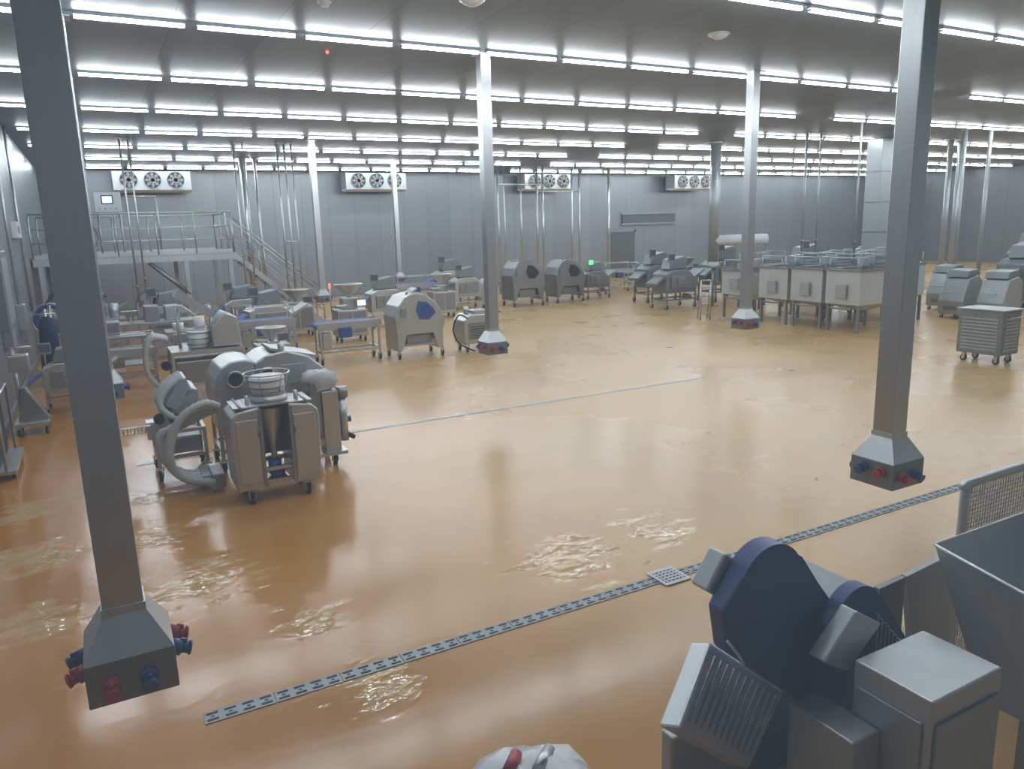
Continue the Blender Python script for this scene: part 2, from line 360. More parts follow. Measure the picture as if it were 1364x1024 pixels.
# pump stand w/ film bag
b=B('wrapped_pump_stand')
b.box(2.2,2.4,8.95,9.2,.16,.95,STEEL,bev=.01); b.box(2.06,2.2,8.98,9.15,.4,1.08,STEELD,bev=.01)
b.caster(2.32,9.0); b.caster(2.16,9.2)
b.box(2.02,2.46,8.9,9.25,.15,.19,STEEL)
b.cyl((2.46,9.0,.3),(2.46,9.0,.85),.05,STEEL); b.cyl((2.46,9.0,.85),(2.46,9.0,.98),.07,STEELD); b.cyl((2.40,9.05,.55),(2.56,9.05,.55),.04,BLUE)
b.cyl((2.42,9.0,.42),(2.58,9.0,.32),.03,BLACK)
V=[]
n=14
for i in range(7):
    for k in range(n):
        a=2*PI*k/n; r=[.02,.12,.17,.19,.18,.15,.13][i]*(1+.18*random.uniform(-1,1)); V.append((2.22+r*1.2*math.cos(a),9.08+r*.8*math.sin(a),[1.2,1.19,1.16,1.11,1.06,1.03,.96][i]+random.uniform(-.02,.02)))
b.poly(V,[(i*n+k,i*n+(k+1)%n,(i+1)*n+(k+1)%n,(i+1)*n+k) for i in range(6) for k in range(n)],BAG,smooth=True)
b.done()

# inclined chute with hoses (left of tumbler)
b=B('infeed_chute_unit')
b.prism([(.35,.62),(.82,1.08),(.87,1.06),(.87,.92),(.45,.52)],9.5,10.1,'y',STEEL,bev=.01)
b.prism([(.5,.92),(.68,1.22),(.76,1.22),(.78,1.08),(.62,.83)],9.45,9.95,'y',PALE,bev=.01)
for i in range(3):
    y=9.5+.17*i; b.tube([(.73,y,1.22),(.55,y-.03,1.12),(.45,y-.08,.95),(.55,y-.1,.8),(.8,y-.05,.68)],.034,HOSE,n=10,sub=9,rib=.25)
b.cyl((.42,9.45,.78),(.42,9.38,.78),.06,BLACK,n=20); b.cyl((.58,9.45,.76),(.58,9.38,.76),.06,DARK,n=20)
b.frame(.35,.92,9.5,10.15,.6,cast=True)
b.box(.4,.87,9.55,10.1,.3,.5,STEELD,bev=.02)
M=Matrix.Translation((.12,9.35,.72))@Matrix.Rotation(math.radians(-25),4,'X')
b.box(-.2,.2,-.02,0,0,.02,STEEL,M=M); b.box(-.2,.2,.3,.32,0,.02,STEEL,M=M)
for i in range(11): b.box(-.2+.038*i,-.188+.038*i,0,.3,0,.02,STEEL,M=M)
b.box(.28,.4,9.4,9.6,.55,.75,STEEL)
b.done()

# ---------------------------------------------------------------- generic equipment
def conveyor(name,x,y,L,W=.45,z=.85,rz=0,belt=BELT,cast=True,guard=False):
    b=B(name,(x,y,0),rz)
    b.frame(0,L,0,W,z-.1,cast=cast)
    b.box(-.05,L+.05,-.02,.0,z-.1,z+.03,STEEL); b.box(-.05,L+.05,W,W+.02,z-.1,z+.03,STEEL)
    b.box(0,L,.0,W,z-.03,z+.01,belt); b.cyl((0,0,z-.05),(0,W,z-.05),.05,belt); b.cyl((L,0,z-.05),(L,W,z-.05),.05,belt)
    b.box(L*.3,L*.5,-.14,-.02,z-.3,z-.08,BLUE if belt is BELT else STEELD,bev=.01)
    b.box(L*.05,L*.2,.05,W-.05,z-.55,z-.2,STEEL,bev=.01)
    if guard:
        for xx in (0,L): b.cyl((xx,0,z),(xx,0,z+.3),.012,STEEL); b.cyl((xx,W,z),(xx,W,z+.3),.012,STEEL)
        b.cyl((0,0,z+.3),(L,0,z+.3),.012,STEEL); b.cyl((0,W,z+.3),(L,W,z+.3),.012,STEEL)
    b.done()
def filler(name,x,y,rz=0,h=1.35,s=1.0,led=False,mat=None,screen=None):
    mat=mat or STEEL
    b=B(name,(x,y,0),rz,s)
    b.box(0,.8,0,.6,.16,.85,mat,bev=.02)
    for q in [(.08,.08),(.72,.08),(.08,.5),(.72,.5)]: b.caster(*q)
    b.box(.05,.38,-.012,0,.25,.8,STEELD,bev=.004); b.box(.42,.75,-.012,0,.25,.8,STEELD,bev=.004)
    b.box(.2,.6,.15,.5,.85,h-.35,mat,bev=.02)
    b.rev([(.06,h-.4),(.08,h-.3),(.36,h-.02),(.38,h),(.36,h),(.07,h-.27)],(.42,.32,0),mat)
    b.cyl((-.02,.1,.95),(.28,.1,.95),.05,mat); b.cyl((-.12,.1,.95),(-.02,.1,.95),.03,STEELD)
    b.box(.5,.78,-.03,.02,.92,1.12,GREY,bev=.01); b.box(.53,.75,-.034,-.031,.95,1.09,screen or SCREENOFF)
    if led: b.cyl((-.02,.5,h-.1),(-.02,.5,h+.02),.022,LEDR); b.cyl((-.02,.5,.8),(-.02,.5,h-.1),.015,mat)
    b.done()
def hooded(name,x,y,rz=0,W=1.15,D=.8,h=1.45,s=1.0,front=BLUEF,mat=None):
    """big curved hood on casters with a coloured opening"""
    mat=mat or STEEL
    b=B(name,(x,y,0),rz,s)
    pr=[(0,.55),(-.03,.95),(.05,1.2),(.2,h-.06),(.42,h),(.66,h-.04),(.88,h-.2),(1.02,h-.45),(1.08,.75),(1.0,.55)]
    pr=[(u*W/1.08,v) for u,v in pr]
    b.prism(pr,0,D,'y',mat,bev=.015)
    b.prism([(W*.40,1.08),(W*.46,h-.17),(W*.62,h-.19),(W*.76,h-.34),(W*.80,1.0),(W*.66,.86),(W*.47,.88)],-.02,-.002,'y',front)
    b.prism([(W*.48,1.06),(W*.52,h-.24),(W*.62,h-.25),(W*.71,h-.38),(W*.73,1.02),(W*.64,.93),(W*.53,.94)],-.026,-.0205,'y',BLUE if front is BLUEF else DARK)
    b.box(.06,W*.3,-.012,-.002,.7,1.1,mat,bev=.004)
    b.frame(.02,W-.05,.03,D-.03,.6,cast=True,shelf=.28,mat=mat)
    b.prism([(0,.56),(0,.2),(.1,.2),(.22,.56)],.0,D,'y',mat); b.prism([(W-.08,.56),(W-.08,.2),(W-.18,.2),(W-.3,.56)],.0,D,'y',mat)
    b.box(.25,W-.3,.1,D-.1,.3,.54,STEELD,bev=.02)
    b.cyl((.3,.1,h-.02),(.3,.1,h+.06),.03,mat); b.box(.1,.22,-.05,0,.95,1.15,GREY,bev=.01)
    b.tube([(.2,.0,h-.1),(.45,-.05,h+.03),(.75,-.03,h-.06)],.012,mat,sub=5)
    b.done()
def table(name,x,y,L,W,z=.85,rz=0,items=True,mat=None):
    mat=mat or STEEL
    b=B(name,(x,y,0),rz); b.frame(0,L,0,W,z,mat=mat); b.box(-.03,L+.03,-.03,W+.03,z,z+.03,mat,bev=.005)
    b.box(.05,L-.05,.05,W-.05,.27,.29,mat)
    if items:
        for i in range(int(L/.45)):
            xx=.1+.45*i; h=random.uniform(.12,.4); q=random.random()
            if q<.4: b.box(xx,xx+.32,.1,W-.1,z+.03,z+.03+h,random.choice([STEEL,STEELD,PALE]),bev=.02)
            elif q<.7: b.cyl((xx+.15,W/2,z+.03),(xx+.15,W/2,z+.03+h),.12,random.choice([STEEL,WHITE]))
            else: b.rev([(.05,z+.05),(.06,z+.12),(.19,z+.3),(.2,z+.3)],(xx+.15,W/2,0),mat)
    b.done()
def slicer(name,x,y,rz=0,s=1.0,mat=None,led=None):
    """boxy processing machine with sloped in-feed, tilted lid and control arm"""
    mat=mat or STEEL
    b=B(name,(x,y,0),rz,s)
    b.frame(0,1.1,0,.7,.5,cast=True,mat=mat)
    b.prism([(0,.5),(0,1.0),(.25,1.12),(.8,1.12),(1.1,.85),(1.1,.5)],.02,.68,'y',mat,bev=.02)
    b.prism([(.2,1.13),(.3,1.42),(.75,1.5),(.85,1.4),(.8,1.13)],.1,.55,'y',PALE2,bev=.02)
    b.prism([(1.08,.8),(1.5,1.05),(1.5,1.1),(1.08,.88)],.1,.6,'y',mat)
    b.prism([(-.3,.75),(.02,.95),(.02,.88),(-.3,.68)],.12,.58,'y',BELT if mat is STEEL else PALE2)
    b.box(.15,.9,-.02,.02,.58,.95,STEELD,bev=.01); b.box(.38,.62,-.05,-.02,.7,.9,GREY,bev=.01)
    b.cyl((.1,-.02,1.1),(.1,-.02,1.6),.02,mat); b.box(0,.24,-.06,.0,1.35,1.6,GREY,bev=.01); b.box(.02,.22,-.065,-.061,1.4,1.57,SCREENOFF if led is None else led)
    b.cyl((.95,.35,.3),(1.15,.35,.3),.1,STEELD)
    b.done()

# mid-left sieve machine on frame with drum (Y~14.5)
b=B('sieve_feeder_machine',(.95,14.1,0))
b.frame(0,1.2,0,.9,.85,cast=True); b.box(.05,1.15,.05,.85,.3,.7,STEELD,bev=.02)
b.box(0,1.2,0,.9,.85,.88,STEEL); b.cyl((.5,.4,.9),(.5,.4,1.18),.19,WHITE,n=24)
for z in (.95,1.05,1.15): b.rev([(.192,-.01),(.202,-.007),(.202,.007),(.192,.01)],(.5,.4,z),STEELD)
b.ring((.5,.4,1.22),.25,.01,STEEL)
M=Matrix.Translation((.45,.5,1.62))@Matrix.Rotation(math.radians(35),4,'Y')
b.box(-.35,.35,-.25,.25,-.02,.01,STEEL,M=M); b.box(-.35,.35,-.27,-.25,-.02,.12,PALE,M=M); b.box(-.35,.35,.25,.27,-.02,.12,PALE,M=M)
for x in (.2,.75): b.cyl((x,.55,.88),(x,.55,1.6),.03,STEEL)
b.prism([(.7,.9),(.7,1.25),(.95,1.5),(1.15,1.4),(1.2,.9)],.1,.8,'y',STEEL,bev=.02)
for i in range(4): b.tube([(-.02,.1+.12*i,1.1),(-.25,.1+.12*i,1.15),(-.38,.1+.12*i,.95),(-.38,.12+.12*i,.5),(-.15,.15+.1*i,.2)],.035,HOSE,n=8,sub=9,rib=.25)
b.cyl((-.1,.2,.65),(-.1,.05,.65),.08,BLACK,n=18)
b.done()

conveyor('belt_conveyor',4.05,16.2,1.35,.5,.88)
conveyor('belt_conveyor',2.55,17.2,1.2,.5,.95,guard=True)
hooded('hooded_tumbler_machine',5.65,15.75,0)
# pump cart with cable
b=B('vacuum_pump_cart',(7.25,15.7,0))
b.prism([(0,.2),(0,.75),(.15,.88),(.7,.88),(.78,.7),(.78,.2)],0,.6,'y',STEEL,bev=.02)
for q in [(.1,.08),(.68,.08),(.1,.5),(.68,.5)]: b.caster(*q,z=.2)
b.box(.1,.68,-.012,0,.3,.7,STEELD,bev=.004)
for i in range(6): b.box(.15,.62,-.016,-.012,.34+.05*i,.355+.05*i,DARK)
b.cyl((.2,.3,.88),(.2,.3,1.05),.06,STEEL); b.cyl((.5,.3,.88),(.5,.3,.98),.1,STEEL); b.box(.3,.7,.1,.5,.88,.95,STEEL)
b.cyl((.78,.1,.8),(1.05,.1,.86),.015,STEEL); b.cyl((.78,.5,.8),(1.05,.5,.86),.015,STEEL); b.cyl((1.05,.1,.86),(1.05,.5,.86),.018,BLACK)
b.tube([(.1,0,.8),(-.15,-.05,.9),(-.3,-.05,.6),(-.2,-.05,.3),(.0,-.05,.15),(.2,-.1,.05)],.018,BLACK,sub=6)
b.done()
filler('hopper_filling_machine',5.3,19.2,led=True,h=1.5,screen=SCREEN)
filler('hopper_filling_machine',9.4,22.6,h=1.4)
slicer('trim_slicing_machine',7.0,21.6)
slicer('trim_slicing_machine',3.1,19.0,rz=.1)
# left cluster of frames under/before platform
table('work_table',-.6,17.2,1.3,.7); table('work_table',.3,19.6,1.6,.7); table('work_table',-.9,21.2,1.4,.7)
conveyor('incline_conveyor',1.2,16.3,1.2,.4,.9,belt=GREY)
conveyor('incline_conveyor',-.3,15.9,1.1,.4,.75,belt=GREY,guard=True)
slicer('dicing_machine',1.0,21.0); filler('pump_filling_machine',2.6,15.4,h=1.25,s=.8)
slicer('dicing_machine',2.9,21.6); slicer('dicing_machine',-1.0,14.4,s=.75)
filler('pump_filling_machine',4.4,21.2,h=1.3); table('work_table',1.2,18.2,1.3,.6,z=.75)
hooded('hooded_tumbler_machine',.9,24.6,s=.9,front=DARK); slicer('dicing_machine',-.8,24.4,s=1.0)

# ---------------------------------------------------------------- mezzanine platform
b=B('mezzanine_platform')
px0,px1,py0,py1,pz=-1.45,3.6,23.5,27.0,2.35
b.box(px0,px1,py0,py1,pz-.05,pz,PALE)
b.box(px0,px1,py0,py0+.08,pz-.2,pz-.05,STEEL); b.box(px0,px1,py1-.08,py1,pz-.2,pz-.05,STEEL)
for x in (px0,0.2,1.9,px1-.08): b.box(x,x+.08,py0+.08,py1-.08,pz-.2,pz-.05,STEELD)
for x in (px0+.1,2.2,px1-.2):
    for y in (py0+.05,py1-.17): b.box(x,x+.12,y,y+.12,0,pz-.2,STEEL)
for (xa,xb) in ((2.3,1.3),(-1.3,-.5)):
    b.cyl((xa,py0+.1,1.2),(xb,py0+.1,pz-.2),.06,STEELD,n=8)
def rail(pts,z0,z1):
    for (a,c) in zip(pts[:-1],pts[1:]):
        a=Vector(a);c=Vector(c);n=max(1,int((c-a).length/.95))
        for i in range(n+1):
            q=a+(c-a)*i/n; b.cyl((q.x,q.y,q.z+z0),(q.x,q.y,q.z+z1),.022,STEEL,n=8)
        for k,t in enumerate((1,.66,.35)):
            dz=z0+(z1-z0)*t; b.cyl((a.x,a.y,a.z+dz),(c.x,c.y,c.z+dz),.024 if k==0 else .014,STEEL,n=8)
        if a.z==c.z: b.box(min(a.x,c.x)-.005,max(a.x,c.x)+.005,min(a.y,c.y)-.005,max(a.y,c.y)+.005,a.z+.0,a.z+.1,STEEL)
rail([(px0+.03,py0+.04,pz),(px1-.03,py0+.04,pz)],0,1.15)
rail([(px0+.03,py1-.04,pz),(px1-.03,py1-.04,pz)],0,1.15)
rail([(px1-.03,py0+1.05,pz),(px1-.03,py1-.04,pz)],0,1.15)
# stairs
sx0,sx1=px1,6.1; n=11
for yy in (py0+.05,py0+.95):
    b.prism([(sx0,pz-.18),(sx0,pz),(sx1,.12),(sx1,0),(sx1-.15,0)],yy,yy+.04,'y',STEEL)
for i in range(n):
    t=(i+.5)/n; b.box(sx0+(sx1-sx0)*t-.12,sx0+(sx1-sx0)*t+.12,py0+.09,py0+.95,pz*(1-t)-.02,pz*(1-t)+.01,PALE2)
for yy in (py0+.07,py0+.97):
    rail([(sx0,yy,pz),(sx1,yy,.1)],0,1.0)
b.done()
# control cabinet on the platform
b=B('control_cabinet',(0.15,24.2,pz))
for x in (0,.55): b.cyl((x+.06,.1,0),(x+.06,.1,1.2),.03,STEEL)
b.box(0,.68,0,.25,1.2,1.75,PALE,bev=.015); b.box(.18,.48,-.012,0,1.42,1.66,BLACK); b.box(.21,.45,-.016,-.013,1.45,1.63,SCREEN)
for i in range(4): b.cyl((.12+.14*i,-.03,1.3),(.12+.14*i,0,1.3),.02,[GREY,RED,GREY,BLUE][i],n=8)
b.box(-.55,-.2,.05,.3,1.3,1.9,PALE2,bev=.01); b.cyl((-.38,.15,0),(-.38,.15,1.3),.03,STEEL)
b.tube([(-.1,.1,1.9),(-.2,.1,1.2),(.0,.1,.5),(-.3,.15,.1)],.03,GREY,sub=5)
b.done()
slicer('platform_mixer',-1.0,25.4,s=.7)
bpy.data.objects['platform_mixer'].location.z=pz

# ---------------------------------------------------------------- vertical service pipes
def pipes(name,lst,z0=1.0,mat=None):
    b=B(name)
    for (x,y,r,zz) in lst:
        b.cyl((x,y,zz),(x,y,C-.003),r,mat or STEEL,n=10); b.cyl((x,y,C-.03),(x,y,C-.004),r*2.2,STEEL,n=12)
        b.cyl((x,y,zz+.5),(x,y,zz+.6),r*1.5,STEELD,n=10)
    return b
b=pipes('service_pipes',[(3.75,23.0,.025,0),(4.0,23.0,.02,.9),(4.9,22.8,.03,0),(5.1,22.8,.03,0),(5.3,22.8,.025,0),(.9,22.6,.025,1.0),(1.1,22.6,.025,1.2),(-.4,22.8,.02,1.3)],)
b.cyl((4.9,22.8,2.6),(5.3,22.8,2.6),.02,STEEL); b.cyl((.9,22.6,3.9),(1.6,22.6,3.9),.02,STEEL); b.cyl((1.6,22.6,2.5),(1.6,22.6,3.9),.02,STEEL); b.done()
b=pipes('service_pipes',[(4.75,27.6,.12,0),(5.15,27.6,.05,0)]); b.done()
b=pipes('service_pipes',[(15.2,29,.05,.0),(15.5,29,.03,.0),(16.3,29,.04,0),(17.1,29,.05,0),(17.4,29,.05,0),(18.9,29,.05,0),(19.3,29,.05,0),(20.9,29,.07,0)]); b.cyl((15.2,29,4.6),(17.4,29,4.6),.04,STEEL); b.cyl((17.1,29,4.3),(19.3,29,4.3),.04,STEEL); b.done()
b=pipes('service_pipes',[(19.3,16.6,.04,1.6),(19.8,16.5,.03,1.6),(18.6,14.2,.03,1.6),(19.3,13.5,.03,1.6),(23.8,14.5,.06,0),(24.6,14.2,.06,0),(26.3,16.5,.09,0),(28.0,17.2,.09,0),(30,15.5,.08,0)],mat=PALE); b.done()

# evaporator coolers on the far wall
def evaporator(x,w=2.7,y=32.3):
    b=B('evaporator_cooler')
    z0,z1=4.62,5.28
    b.box(x,x+w,y,y+.75,z0,z1,PALE,bev=.01)
    b.prism([(y,z0),(y+.75,z0),(y+.75,z0-.05),(y+.3,z0-.12),(y,z0-.03)],x,x+w,'x',WHITE)
    for i,cx in enumerate((x+w*.2,x+w*.5,x+w*.8)):
        b.cyl((cx,y-.08,(z0+z1)/2),(cx,y,(z0+z1)/2),.31,STEELD,n=28); b.cyl((cx,y-.085,(z0+z1)/2),(cx,y-.08,(z0+z1)/2),.29,BLACK,n=28)
        for k in range(4): b.box(-.27,.27,-.006,.006,-.04,.04,GREY,M=Matrix.Translation((cx,y-.09,(z0+z1)/2))@Matrix.Rotation(k*PI/4,4,'Y'))
        for rr in (.1,.2,.3): b.ring((cx,y-.1,(z0+z1)/2),rr,.006,PALE,'y',n=24)
    for xx in (x+.15,x+w-.15): b.cyl((xx,y+.2,z1),(xx,y+.2,C-.003),.015,STEEL); b.cyl((xx,y+.6,z1),(xx,y+.6,C-.003),.015,STEEL)
    b.box(x+w*.3,x+w*.7,y+.75,Y1-.001,z0+.1,z1-.1,GREY)
    b.done()
for x in (.9,9.7,18.4,27.6): evaporator(x)

# far-row equipment
hooded('hooded_tumbler_machine',13.0,23.8,s=1.15,front=DARK,mat=STEELD); hooded('hooded_tumbler_machine',14.9,23.9,s=1.1,front=DARK,mat=STEELD)
slicer('dicing_machine',11.2,26.4,s=1.15); slicer('dicing_machine',11.0,24.4,s=1.0)
conveyor('belt_conveyor',9.3,25.6,1.6,.6,.9,guard=True)
slicer('trim_slicing_machine',16.6,24.4,s=.95,led=LEDG,mat=STEELD); conveyor('belt_conveyor',18.3,25.6,1.6,.6,.95,guard=True)
slicer('packing_machine',16.4,19.5,s=1.15,mat=PALE2); slicer('packing_machine',17.3,21.6,s=1.2,mat=PALE2)
table('work_table',20.5,26.5,2.0,.8); filler('pump_filling_machine',21.5,24.5,mat=PALE2)
b=B('door_1'); b.box(24.2,25.8,Y1-.06,Y1-.001,.0,2.4,HATCH,bev=.01); b.box(24.1,24.2,Y1-.08,Y1-.001,0,2.5,PALE2); b.box(25.8,25.9,Y1-.08,Y1-.001,0,2.5,PALE2); b.box(24.1,25.9,Y1-.08,Y1-.001,2.4,2.5,PALE2); b.done()
b=B('trim_hatch'); b.box(25.0,28.6,Y1-.1,Y1-.001,2.85,3.3,HATCH); b.box(24.9,28.7,Y1-.14,Y1-.1,3.3,3.4,PALE2); b.box(24.9,28.7,Y1-.14,Y1-.1,2.75,2.85,PALE2); b.done()

# ---------------------------------------------------------------- right vats
def vat(name,x,y,W=1.6,D=1.0,z0=.5,z1=1.55,mat=None):
    mat=mat or SATIN
    b=B(name)
    b.poly([(x,y,z1),(x+W,y,z1),(x+W,y+D,z1),(x,y+D,z1),(x,y,z0+.2),(x+W,y,z0+.2),(x+W,y+D,z0+.2),(x,y+D,z0+.2),(x+W*.4,y+D*.4,z0),(x+W*.6,y+D*.4,z0),(x+W*.6,y+D*.6,z0),(x+W*.4,y+D*.6,z0)],
      [(0,1,5,4),(1,2,6,5),(2,3,7,6),(3,0,4,7),(4,5,9,8),(5,6,10,9),(6,7,11,10),(7,4,8,11),(8,9,10,11)],mat)
    b.box(x-.03,x+W+.03,y-.03,y+.03,z1-.03,z1+.02,PALE2); b.box(x-.03,x+W+.03,y+D-.03,y+D+.03,z1-.03,z1+.02,PALE2)
    b.box(x-.03,x+.03,y+.03,y+D-.03,z1-.03,z1+.02,PALE2); b.box(x+W-.03,x+W+.03,y+.03,y+D-.03,z1-.03,z1+.02,PALE2)
    b.box(x+.03,x+W-.03,y+.03,y+D-.03,z1-.25,z1-.2,PALE2)
    for xx in (x+.03,x+W-.09):
        for yy in (y+.03,y+D-.09): b.box(xx,xx+.06,yy,yy+.06,0,z0+.2,PALE2)
    for xx in (x,x+W):
        b.cyl((xx,y+.1,z1),(xx,y+.1,z1+.3),.018,PALE,n=8); b.cyl((xx,y+D-.1,z1),(xx,y+D-.1,z1+.3),.018,PALE,n=8); b.cyl((xx,y+.1,z1+.3),(xx,y+D-.1,z1+.3),.018,PALE,n=8)
    b.cyl((x-.04,y+.2,z0+.1),(x-.04,y+D-.2,z0+.1),.03,PALE2,n=8); b.box(x-.08,x-.03,y+D*.35,y+D*.65,z0+.35,z0+.7,PALE,bev=.01)
    b.cyl((x+W/2,y+D/2,.2),(x+W/2,y+D/2,z0),.06,PALE2)
    for (u,v) in ((.25,.25),(.7,.6)): b.cyl((x+W*u,y+D*v,z1-.2),(x+W*u,y+D*v,z1+.25),.05,PALE2,n=10); b.box(x+W*u-.1,x+W*u+.1,y+D*v-.08,y+D*v+.08,z1+.1,z1+.3,PALE,bev=.01)
    b.done()
for i in range(3): vat('cooking_vat',16.3,12.2+1.12*i)
for i in range(3): vat('cooking_vat',18.4,12.9+1.12*i,1.5,1.0)
vat('cooking_vat',16.4,15.9,1.4,1.1,z1=1.4); vat('cooking_vat',18.6,17.6,1.2,1.0,z1=1.5); vat('cooking_vat',20.6,15.2,1.6,1.0)
slicer('packing_machine',19.2,20.2,s=1.3,mat=PALE2); slicer('packing_machine',21.5,18.5,s=1.3,mat=PALE2)
# duct with leg frame
b=B('extraction_duct')
b.cyl((18.2,19.3,1.5),(18.2,19.3,C-.003),.17,PALE,n=24); b.cyl((18.2,19.3,2.2),(19.9,18.6,2.2),.17,WHITE,n=24); b.cyl((18.2,19.3,C-.08),(18.2,19.3,C-.004),.25,PALE,n=24)
b.cyl((18.2,19.3,0),(18.2,19.3,1.5),.05,PALE2); b.cyl((19.9,18.6,0),(19.9,18.6,2.1),.04,PALE2)
b.rev([(.17,1.5),(.22,1.4),(.22,1.3),(.05,1.3)],(18.2,19.3,0),PALE)
b.done()
b=B('ladder_frame',(15.4,16.8,0),-.5)
for x in (0,.28): b.cyl((x,0,0),(x,0,1.15),.025,STEEL,n=8)
for z in (.2,.45,.7,.95,1.15): b.cyl((0,0,z),(.28,0,z),.02,STEEL,n=8)
for x in (0,.28): b.cyl((x,.35,0),(x,.0,1.12),.02,STEEL,n=8)
b.done()
b=B('ventilation_column',(23.4,17.0,0))
b.box(0,.6,0,.6,1.3,C-.003,PALE,bev=.02); b.poly([(0,0,1.3),(.6,0,1.3),(.6,.6,1.3),(0,.6,1.3),(-.4,-.4,.9),(1,-.4,.9),(1,1,.9),(-.4,1,.9)],[(0,1,5,4),(1,2,6,5),(2,3,7,6),(3,0,4,7)],PALE)
for q in ((-.35,-.35),(.9,-.35),(-.35,.9),(.9,.9)): b.box(q[0],q[0]+.06,q[1],q[1]+.06,0,.95,PALE2)
for z in (2.3,3.3,4.3): b.box(-.02,.62,-.02,.62,z,z+.03,PALE2)
b.done()
# louvered cart box
b=B('louvered_cabinet_cart',(14.75,7.95,0))
b.box(0,.6,0,.85,.18,1.02,PALE2,bev=.02)
for i in range(10): b.box(-.014,0,.08,.77,.26+.065*i,.295+.065*i,PALE)
b.box(-.03,.63,-.03,.88,1.02,1.05,PALE,bev=.01)
for q in ((.1,.1),(.5,.1),(.1,.72),(.5,.72)): b.caster(*q,z=.18)
for i in range(10): b.box(.08,.52,-.014,0,.26+.065*i,.295+.065*i,PALE)
b.cyl((.1,-.08,.9),(.5,-.08,.9),.015,PALE)
b.done()
# machines with tilted bins, right background
def tilt(name,x,y):
    b=B(name,(x,y,0),0,.82)
    b.prism([(0,.15),(-.05,.6),(.25,1.35),(.75,1.45),(1.0,1.25),(1.0,.15)],0,.85,'y',PALE,bev=.03)
    b.prism([(.2,1.37),(.28,1.6),(.8,1.65),(.95,1.45),(.76,1.48)],.05,.8,'y',PALE2,bev=.02)
    for q in ((.1,.1),(.9,.1),(.1,.75),(.9,.75)): b.caster(*q,z=.15)
    b.box(-.03,0,.2,.65,.3,.55,PALE2); b.cyl((-.1,.2,.9),(-.1,.65,.9),.02,STEEL); b.done()
tilt('dough_bin_lift',20.6,12.2); tilt('dough_bin_lift',20.7,11.2); tilt('dough_bin_lift',22.2,13.6)
vat('cooking_vat',22.8,10.5,1.6,1.0,mat=PALE); slicer('packing_machine',24.3,12.6,s=1.3,mat=PALE2); slicer('packing_machine',26.8,13.6,s=1.5,mat=PALE2); slicer('packing_machine',27.8,11.3,s=1.5,mat=PALE2)
slicer('packing_machine',26.8,19.5,s=1.5,mat=PALE2); table('work_table',22.5,22.5,2.4,.9,mat=PALE2)

# ---------------------------------------------------------------- foreground right: tipping tumbler
b=B('tipping_massager_machine')
def arc(cx,cz,r,a0,a1,n=10): return [(cx+r*math.cos(math.radians(a0+(a1-a0)*i/n)),cz+r*math.sin(math.radians(a0+(a1-a0)*i/n))) for i in range(n+1)]
lobe1=[(2.02,1.15),(1.985,1.34)]+arc(2.25,1.385,.175,150,25,14)+[(2.62,1.22),(2.70,1.0),(2.62,.74),(2.47,.77)]
b.prism(lobe1,2.0,2.09,'y',BLUEF,bev=.014)
lobe2=[(2.50,.80),(2.50,1.16)]+arc(2.71,1.135,.15,150,25,14)+[(3.10,.90),(3.17,.62),(2.8,.55)]
b.prism(lobe2,1.93,1.995,'y',BLUEF,bev=.012)
# inclined perforated steel discharge plate under the guards
A_=Vector((2.045,2.12,1.133)); B_=Vector((2.50,2.12,.75)); C_=Vector((2.117,1.95,.62)); D_=Vector((1.73,1.95,.956))
nn=(B_-A_).cross(D_-A_).normalized()
if nn.z<0: nn=-nn
# slide the plate down below the guards so the lobe stays in front
off=-nn*.10
top=[A_-nn*.005,B_-nn*.005,C_-nn*.005,D_-nn*.005]; bot=[q+off for q in top]
V,F=b.poly(top+bot,[(0,1,2,3),(7,6,5,4),(0,4,5,1),(1,5,6,2),(2,6,7,3),(3,7,4,0)],SATIN); b.bev(F,.012)
for i in range(1,12):
    t=i/12; p0=A_.lerp(D_,.12).lerp(B_.lerp(C_,.12),t); p1=A_.lerp(D_,.88).lerp(B_.lerp(C_,.88),t)
    b.cyl(p0,p1,.004,PALE,n=5)
b.box(1.85,2.3,2.13,2.2,.2,.75,PALE,bev=.01)
b.prism([(2.15,.2),(2.2,.9),(3.05,.9),(3.1,.3)],2.21,2.40,'y',PALE2,bev=.01)
b.prism([(2.5,1.0),(2.6,1.2),(2.85,1.22),(3.1,.85),(2.5,.8)],2.0,2.4,'y',PALE2,bev=.015)
for i in range(8): b.box(2.80+.028*i,2.808+.028*i,1.90,1.929,.90,1.14-.028*i,PALE)
M=Matrix.Translation((2.10,2.14,1.43))@Matrix.Rotation(math.radians(35),4,'Y')
b.box(-.07,.06,-.045,.05,-.10,.07,SATIN,bev=.01,M=M)
b.tube([(2.0,1.99,1.22),(2.03,1.95,1.16),(2.07,1.96,1.10)],.006,WHITE,sub=4)
# tilted light plate and control box
b.prism([(2.547,1.268),(2.36,1.097),(2.51,1.007),(2.71,1.165)],1.82,1.90,'y',SATIN,bev=.008)
b.box(2.48,2.92,1.44,1.77,.25,1.10,SATIN,bev=.008)
b.box(2.5,2.9,1.425,1.438,.3,1.0,PALE,bev=.003)
b.box(2.465,2.478,1.47,1.74,.3,1.0,PALE,bev=.003)
b.box(2.30,2.46,1.62,1.93,.2,.88,PALE,bev=.01)
b.box(2.10,2.30,1.75,1.93,.2,.45,PALE2,bev=.01)
b.prism([(3.0,1.15),(3.19,1.16),(3.19,.72),(3.08,.78)],2.04,2.07,'y',PALE2)
# base frame
b.box(2.0,3.15,1.5,1.58,.12,.2,PALE2); b.box(2.0,3.15,2.3,2.38,.12,.2,PALE2); b.box(2.6,3.1,1.8,2.4,.2,.3,PALE2,bev=.02)
for q in ((2.06,1.52),(3.05,1.52),(2.06,2.32),(3.05,2.32)): b.caster(*q,z=.13,r=.05)
b.done()
